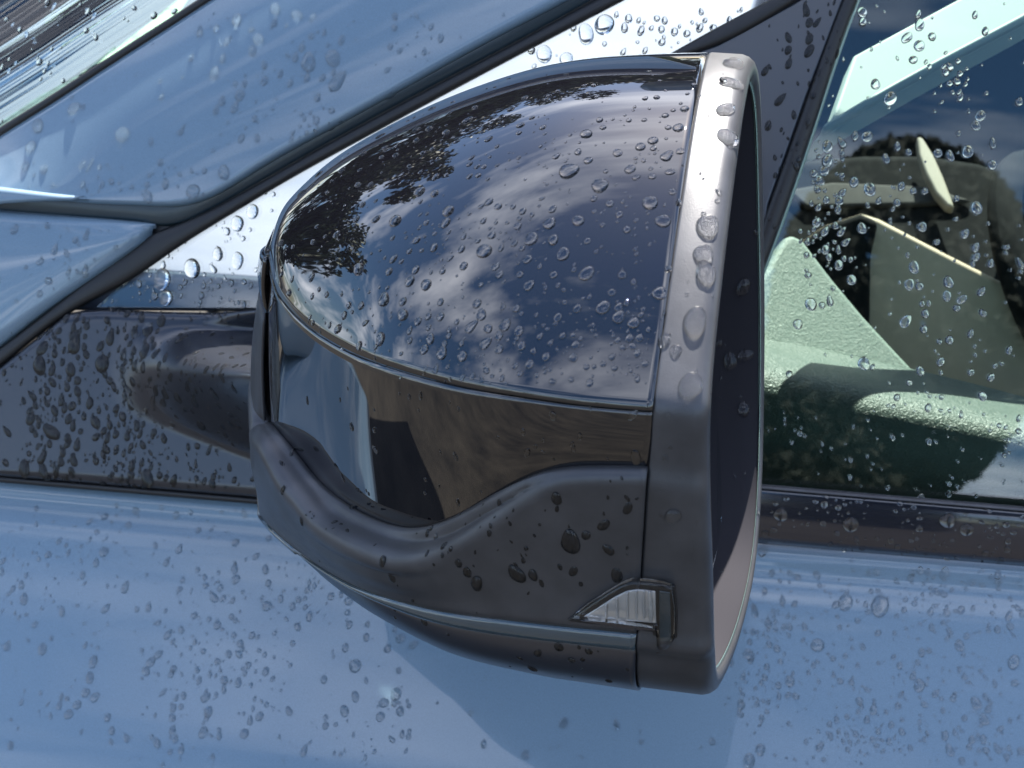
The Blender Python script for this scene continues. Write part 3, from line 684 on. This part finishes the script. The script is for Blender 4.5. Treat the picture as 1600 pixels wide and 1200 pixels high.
# name of the surface -> (label, group, shader)
INFO = {
 'cap': ('clear raindrop beaded on the gloss black mirror cap', 'raindrops on the mirror cap', 'clear'),
 'band': ('clear raindrop clinging to the gloss band under the cap', 'raindrops on the gloss band', 'clear'),
 'shell': ('clear raindrop clinging to the matte lower shell of the mirror', 'raindrops on the lower shell', 'wet'),
 'under': ('clear raindrop hanging on the rounded underside of the mirror', 'raindrops on the mirror underside', 'wet'),
 'bezel': ('clear raindrop running down the grey rim of the mirror', 'raindrops on the mirror rim', 'clear'),
 'base': ('clear raindrop on the dark triangular base panel of the mirror', 'raindrops on the base panel', 'wet'),
 'door': ('clear raindrop on the blue grey door below the mirror', 'raindrops on the door', 'clear'),
 'pillar': ('clear raindrop on the blue windscreen pillar above the mirror', 'raindrops on the pillar', 'clear'),
 'wing': ('clear raindrop on the pointed rear end of the blue wing', 'raindrops on the wing', 'clear'),
 'quarter': ('clear raindrop on the pale quarter window behind the mirror', 'raindrops on the quarter window', 'clear'),
 'window': ('clear raindrop on the green tinted door window', 'raindrops on the door window', 'clear'),
 'divider': ('clear raindrop on the dark divider between the two windows', 'raindrops on the divider', 'wet'),
 'belt': ('clear raindrop on the black strip under the door window', 'raindrops on the belt strip', 'clear'),
 'screen': ('clear raindrop on the streaky windscreen', 'raindrops on the windscreen', 'clear'),
}
DR = []        # (size px, px, py, key-filter, stretch, rot)
def scatter(n, x0, y0, x1, y1, lo_, hi_, keys, power=3., clusters=0, spread=40, stretch=1., colx=None):
    cl = [(random.uniform(x0, x1), random.uniform(y0, y1)) for _ in range(clusters)]
    for _ in range(n):
        if clusters and random.random() < .7:
            c = random.choice(cl); px, py = random.gauss(c[0], spread), random.gauss(c[1], spread*.8)
        elif colx and random.random() < .8: px, py = random.gauss(random.choice(colx), 12), random.uniform(y0, y1)
        else: px, py = random.uniform(x0, x1), random.uniform(y0, y1)
        if not (x0 <= px <= x1 and y0 <= py <= y1): continue
        s = lo_+(hi_-lo_)*random.random()**power
        DR.append((s, px, py, keys, stretch*random.uniform(.9, 1.25)))
# large single drops read off the photograph
for s, px, py in [(30, 887, 268), (28, 936, 290), (26, 1017, 317), (24, 1035, 346), (25, 757, 392), (24, 829, 374), (22, 879, 398), (24, 915, 428), (24, 941, 481), (20, 858, 350), (19, 904, 345), (18, 864, 375),
                  (20, 966, 497), (20, 990, 505), (19, 970, 490), (22, 1030, 459), (17, 826, 447), (15, 745, 475), (18, 752, 493), (16, 748, 505), (18, 734, 512), (16, 762, 514), (20, 788, 509), (17, 810, 518),
                  (16, 780, 525), (19, 757, 538), (14, 779, 546), (22, 690, 553), (16, 663, 547), (15, 652, 537), (17, 672, 530), (18, 722, 557), (16, 726, 568), (20, 655, 300), (22, 618, 345), (20, 700, 330), (22, 560, 420),
                  (20, 600, 470), (22, 630, 492), (20, 595, 530), (18, 640, 440), (21, 665, 445), (20, 915, 210), (18, 1020, 220), (18, 1060, 200), (19, 1040, 245), (17, 985, 265), (17, 1000, 230)]:
    DR.append((s, px, py, ('cap',), 1.))
for s, px, py in [(34, 1146, 100), (28, 1147, 132), (26, 1133, 172), (30, 1138, 215), (34, 1104, 355), (30, 1098, 398), (34, 1105, 428), (40, 1086, 505), (26, 1087, 580), (34, 1080, 605), (20, 1037, 533), (18, 1055, 549), (24, 1160, 450), (22, 1140, 566), (20, 1165, 556), (24, 1052, 808), (18, 1163, 640)]:
    DR.append((s, px, py, ('bezel',), 1.3))
for s, px, py in [(30, 892, 850), (24, 807, 897), (16, 833, 899), (20, 963, 900), (16, 980, 795), (18, 870, 780), (14, 916, 836), (16, 951, 860), (16, 942, 821), (22, 745, 912), (14, 730, 895), (13, 716, 880), (14, 612, 902), (14, 597, 878), (14, 990, 720), (17, 993, 716), (15, 895, 893)]:
    DR.append((s, px, py, ('shell', 'band'), 1.5))
for s, px, py in [(30, 62, 572), (34, 160, 568), (30, 115, 540), (26, 119, 535), (26, 230, 515), (22, 252, 502), (30, 80, 676), (24, 110, 578), (22, 172, 530), (30, 230, 748), (28, 38, 733), (24, 65, 545), (26, 225, 550), (22, 150, 660), (22, 47, 655), (20, 258, 617), (24, 335, 617), (22, 278, 622), (20, 305, 630), (24, 315, 665), (20, 216, 545), (22, 67, 737)]:
    DR.append((s*.68, px, py, ('base',), 1.35))
for s, px, py in [(30, 1322, 942), (40, 1376, 948), (26, 1278, 1008), (20, 1500, 1010), (24, 1584, 1035), (22, 1234, 1065), (22, 1437, 1072), (20, 1450, 1068), (22, 1525, 1100), (20, 1538, 1125), (26, 1170, 1190), (22, 1188, 1172), (24, 1170, 1023), (20, 880, 1130), (28, 555, 1040), (24, 618, 1085), (22, 600, 1098), (20, 594, 1120), (20, 538, 1112), (22, 145, 1035), (20, 140, 1060), (20, 134, 1082), (20, 148, 1090), (18, 120, 1102), (18, 108, 1116), (20, 235, 1035), (18, 228, 1050), (20, 320, 1090), (20, 325, 1112), (20, 318, 1145), (20, 382, 1146), (18, 405, 1120), (20, 335, 935), (18, 262, 992), (18, 195, 920), (18, 247, 1023), (18, 625, 1112), (18, 605, 1014), (18, 645, 1008), (16, 1280, 1168), (18, 1365, 1110)]:
    DR.append((s*.66, px, py, ('door',), 1.25))
for s, px, py in [(26, 192, 210), (26, 302, 299), (28, 520, 90), (26, 482, 100), (26, 524, 130), (22, 350, 270), (24, 60, 197), (22, 115, 170), (22, 370, 32), (20, 430, 15), (18, 465, 25), (20, 335, 115), (20, 403, 62), (18, 395, 80), (20, 48, 230), (16, 40, 260), (16, 68, 265), (22, 230, 308), (18, 610, 150), (18, 375, 148), (14, 348, 92)]:
    DR.append((s*.8, px, py, ('pillar',), 1.2))
for s, px, py in [(26, 300, 420), (22, 265, 440), (26, 252, 438), (24, 270, 455), (22, 305, 428), (22, 260, 465), (26, 945, 38), (22, 868, 68), (24, 850, 85), (20, 900, 70), (18, 885, 92), (24, 915, 55), (20, 395, 330), (20, 372, 350), (16, 340, 397), (20, 372, 408), (20, 290, 436)]:
    DR.append((s, px, py, ('quarter',), 1.2))
for s, px, py in [(26, 1390, 155), (22, 1368, 132), (22, 1417, 60), (24, 1436, 72), (22, 1436, 40), (22, 1347, 20), (18, 1348, 35), (24, 1334, 285), (26, 1360, 296), (24, 1355, 213), (18, 1336, 213), (24, 1292, 230), (22, 1297, 262), (26, 1293, 252), (22, 1288, 266), (20, 1465, 240), (20, 1485, 245), (26, 1511, 238), (22, 1550, 258), (22, 1532, 182), (20, 1525, 197), (20, 1527, 178), (24, 1525, 325), (20, 1507, 365), (26, 1428, 418), (22, 1420, 445), (18, 1437, 447), (24, 1482, 442), (20, 1480, 463), (20, 1502, 468), (24, 1414, 503), (20, 1445, 490), (18, 1443, 515), (26, 1267, 476), (18, 1297, 472), (22, 1246, 507), (26, 1349, 568), (20, 1310, 415), (22, 1330, 438), (20, 1440, 355), (20, 1432, 356), (20, 1524, 387), (20, 1524, 402), (20, 1534, 406), (18, 1533, 456), (20, 1535, 620), (18, 1548, 590), (18, 1483, 532), (16, 1536, 490), (18, 1438, 580), (22, 1347, 358), (18, 1285, 350), (20, 1276, 348), (18, 1320, 380), (16, 1233, 585), (14, 1484, 130), (18, 1484, 105), (18, 1427, 93)]:
    DR.append((s*.66, px, py, ('window',), 1.15))
for s, px, py in [(16, 1260, 18), (14, 1265, 35), (16, 1264, 62), (18, 1264, 80), (14, 1232, 60), (14, 1232, 78), (16, 1217, 158), (14, 1232, 100), (14, 1195, 112), (16, 1308, 85), (14, 1307, 120), (12, 1270, 150), (14, 1245, 260), (12, 1248, 250), (14, 1200, 197)]:
    DR.append((s*.75, px, py, ('divider',), 1.5))
for s, px, py in [(26, 1329, 820), (20, 1510, 828), (20, 1220, 806), (22, 1480, 815)]: DR.append((s, px, py, ('belt',), .9))
# the many small ones
scatter(620, 430, 110, 1100, 600, 3, 15, ('cap',), 2.5)
scatter(700, 480, 180, 1090, 600, 3, 14, ('cap',), 2.2, 26, 30)
scatter(70, 480, 560, 1010, 820, 4, 12, ('band',), 2.2, stretch=1.5)
scatter(130, 430, 700, 1020, 970, 3, 10, ('shell',), 2., 14, 22, 1.5)
scatter(110, 560, 930, 1110, 1080, 4, 15, ('under',), 1.6, 10, 28, 1.1)
scatter(60, 1025, 90, 1190, 900, 3, 12, ('bezel',), 2.)
scatter(1150, 0, 480, 400, 765, 2.5, 12, ('base',), 2., stretch=1.35, colx=[55, 70, 112, 122, 165, 200, 212, 228, 195, 250, 300, 345, 85])
scatter(700, 0, 790, 640, 1195, 2.5, 11, ('door',), 2.4, 24, 34, 1.2)
scatter(800, 1130, 890, 1600, 1195, 2.5, 11, ('door',), 2.4, 26, 30, 1.1)
scatter(140, 0, 790, 1600, 1195, 4, 14, ('door',), 2.5, stretch=1.2)
scatter(330, 0, 20, 860, 310, 3, 12, ('pillar',), 2.4, 16, 30, 1.2)
scatter(120, 0, 330, 240, 540, 3, 12, ('wing',), 2.4, 8, 22, 1.2)
scatter(330, 160, 290, 430, 478, 3, 11, ('quarter',), 2., 12, 24, 1.1)
scatter(120, 760, 0, 1200, 110, 3, 12, ('quarter',), 2., 6, 22, 1.1)
scatter(240, 1240, 0, 1600, 640, 3, 12, ('window',), 2., 14, 26, 1.15)
scatter(120, 1270, 220, 1320, 420, 3, 13, ('window',), 2., stretch=1.1)
scatter(90, 1195, 640, 1600, 780, 3, 10, ('window',), 2., 6, 30)
scatter(130, 1200, 0, 1340, 420, 3, 10, ('divider',), 2., stretch=1.4)
scatter(260, 1190, 765, 1600, 880, 3, 12, ('belt',), 2., 12, 26, .8)
scatter(60, 0, 0, 320, 200, 4, 12, ('screen',), 2.)
DR.sort(key=lambda t: -t[0])
placed = []; grid_ = {}
def free(px, py, s):
    gx, gy = int(px//40), int(py//40)
    for a_ in (-1, 0, 1):
        for b_ in (-1, 0, 1):
            for q in grid_.get((gx+a_, gy+b_), ()):
                if abs(q[0]-px) < (q[2]+s)*.52 and abs(q[1]-py) < (q[2]+s)*.42: return False
    return True
cnt = 0; stuff = {'clear': ([], [], []), 'wet': ([], [], [])}; SV = {}
for kd, ft in (('clear', -.14), ('wet', .012)):
    SV[kd] = []
    for i in range(5):
        me = drop_mesh('small_drop', 300+i, 3, 9, [0, .2, .6, 0, .3][i], .4, ft)
        SV[kd].append((np.array([tuple(v.co) for v in me.vertices]), [tuple(p.vertices) for p in me.polygons], [1 if kd == 'wet' and len(p.vertices) > 5 else 0 for p in me.polygons]))
        bpy.data.meshes.remove(me)
for s, px, py, keys, st in DR:
    h_ = hit(px, py)
    if h_ is None or h_[2] not in keys or not free(px, py, s): continue
    loc, nr, key, dist = h_
    if nr.dot((camv-loc).normalized()) < .12: continue
    grid_.setdefault((int(px//40), int(py//40)), []).append((px, py, s))
    label, grp, kind = INFO[key]
    r = s*dist/FPX*.5
    upv = Vector((0, 0, 1))-nr*nr.z
    if upv.length < .15: upv = Vector((0, 1, 0))-nr*nr.y
    upv.normalize(); ang = random.gauss(0, .35); upv = Matrix.Rotation(ang, 3, nr)@upv
    xv = upv.cross(nr).normalized()
    R = Matrix((xv, upv, nr)).transposed()
    sx_, sy_, sz_ = r*random.uniform(.9, 1.1), r*st*random.uniform(.9, 1.1), r*random.uniform(.75, 1.1)
    if key in ('door', 'pillar', 'wing'): sz_ *= 1.0
    if key in ('bezel', 'shell'): sz_ *= 1.25
    elif key == 'base': sz_ *= .8
    if cnt < 300 and s >= 7:
        k = random.randrange(10)
        if s < 18 and k in (5, 7): k = 2
        o = bpy.data.objects.new('raindrop', BIG[kind][k]); COL.objects.link(o)
        o.matrix_world = Matrix.Translation(loc)@R.to_4x4()@Matrix.Diagonal((sx_, sy_, sz_, 1))
        tag(o, label, 'raindrop', grp); cnt += 1; placed.append((key, s, px, py, o))
    else:
        Vv, Ff, Mi = stuff[kind]; va, fa, ma = random.choice(SV[kind]); Mi.extend(ma); b0 = len(Vv); Rn = np.array(R)
        P = (va*np.array([sx_, sy_, sz_]))@Rn.T+np.array(loc)
        Vv.extend(map(tuple, P)); Ff.extend(tuple(i+b0 for i in f) for f in fa)
Va, Fa, Ma = stuff['clear']; Vb, Fb, Mb = stuff['wet']; k = len(Va)
me = bpy.data.meshes.new('fine_droplets'); me.from_pydata(Va+Vb, [], Fa+[tuple(i+k for i in f) for f in Fb]); me.update()
me.materials.append(M_WATER); me.materials.append(M_WET)
me.polygons.foreach_set('material_index', Ma+Mb); me.polygons.foreach_set('use_smooth', [True]*len(me.polygons))
fo = bpy.data.objects.new('fine_droplets', me); COL.objects.link(fo); tag(fo, 'fine droplets scattered over paint, glass and mirror', kind='stuff')
print('drops', cnt, 'stuff', len(Va)+len(Vb))

# every drop gets the words that set it apart: how big it is and what it lies beside
ZONES = {
 'cap': [('beside the rim joint of the gloss black cap', 1035, 320), ('low on the gloss black cap above its crease', 780, 530), ('in the middle of the gloss black cap', 820, 390), ('on the rounded nose of the gloss black cap', 560, 440),
         ('just below the tree reflection on the cap', 700, 280), ('high on the gloss black cap near its top edge', 940, 190)],
 'band': [('on the gloss band under the cap', 800, 700)],
 'shell': [('on the matte lower shell near the lamp', 940, 880), ('on the matte lower shell under its curved lip', 720, 900)],
 'under': [('on the rounded underside of the mirror', 800, 1020)],
 'bezel': [('high on the sunlit grey rim', 1140, 150), ('halfway down the sunlit grey rim', 1095, 430), ('low on the shaded grey rim', 1060, 760)],
 'base': [('near the sloping front edge of the base panel', 70, 600), ('in the middle of the dark base panel', 170, 600), ('beside the arm on the dark base panel', 290, 620), ('along the bottom edge of the base panel', 150, 740)],
 'door': [('on the blue door left of the mirror', 150, 900), ('low on the blue door left of the mirror', 200, 1090), ('on the blue door beside the edge of the mirror reflection', 570, 1080), ('on the blue door just below the black belt strip', 1350, 950), ('on the blue door right of the mirror', 1400, 1100)],
 'pillar': [('on the blue pillar beside the windscreen seal', 150, 160), ('on the blue pillar above the wing tip', 260, 270), ('on the upper blue pillar above the mirror', 500, 90)],
 'wing': [('on the pointed blue wing end', 120, 430)],
 'quarter': [('on the pale quarter window left of the mirror', 290, 430), ('on the pale quarter window above the mirror', 920, 50)],
 'window': [('on the door window over the pale inner pillar', 1430, 110), ('on the door window beside the dark divider', 1295, 250), ('on the door window over the dark dashboard', 1510, 270), ('on the door window over the beige side panel', 1460, 450), ('on the door window over the mint corner cover', 1290, 490), ('on the door window over the dark door top', 1380, 680)],
 'divider': [('on the dark divider between the windows', 1240, 130)],
 'belt': [('on the black strip under the door window', 1400, 820)],
 'screen': [('on the streaky windscreen', 100, 100)],
}
zone = {}
for key, s_, px, py, o in placed:
    z = min(ZONES[key], key=lambda q: (q[1]-px)**2+(q[2]-py)**2)[0]; zone.setdefault(z, []).append((s_, px, py, o))
for z, L_ in zone.items():
    L_.sort(key=lambda t: -t[0]); g = 'raindrops '+z
    if len(L_) == 1: words = ['clear raindrop']
    else: words = ['largest raindrop', 'second largest raindrop', 'third largest raindrop'][:len(L_)]
    for w, t in zip(words, L_): t[3]['label'] = w+' '+z; t[3]['group'] = g
    rest = L_[3:] if len(L_) > 1 else []
    for w, fn in (('topmost small raindrop', lambda t: t[2]), ('lowest small raindrop', lambda t: -t[2]), ('leftmost small raindrop', lambda t: t[1]), ('rightmost small raindrop', lambda t: -t[1])):
        if rest:
            t = min(rest, key=fn); rest.remove(t); t[3]['label'] = w+' '+z; t[3]['group'] = g
    for t in rest: t[3]['label'] = 'small raindrop '+z; t[3]['group'] = g
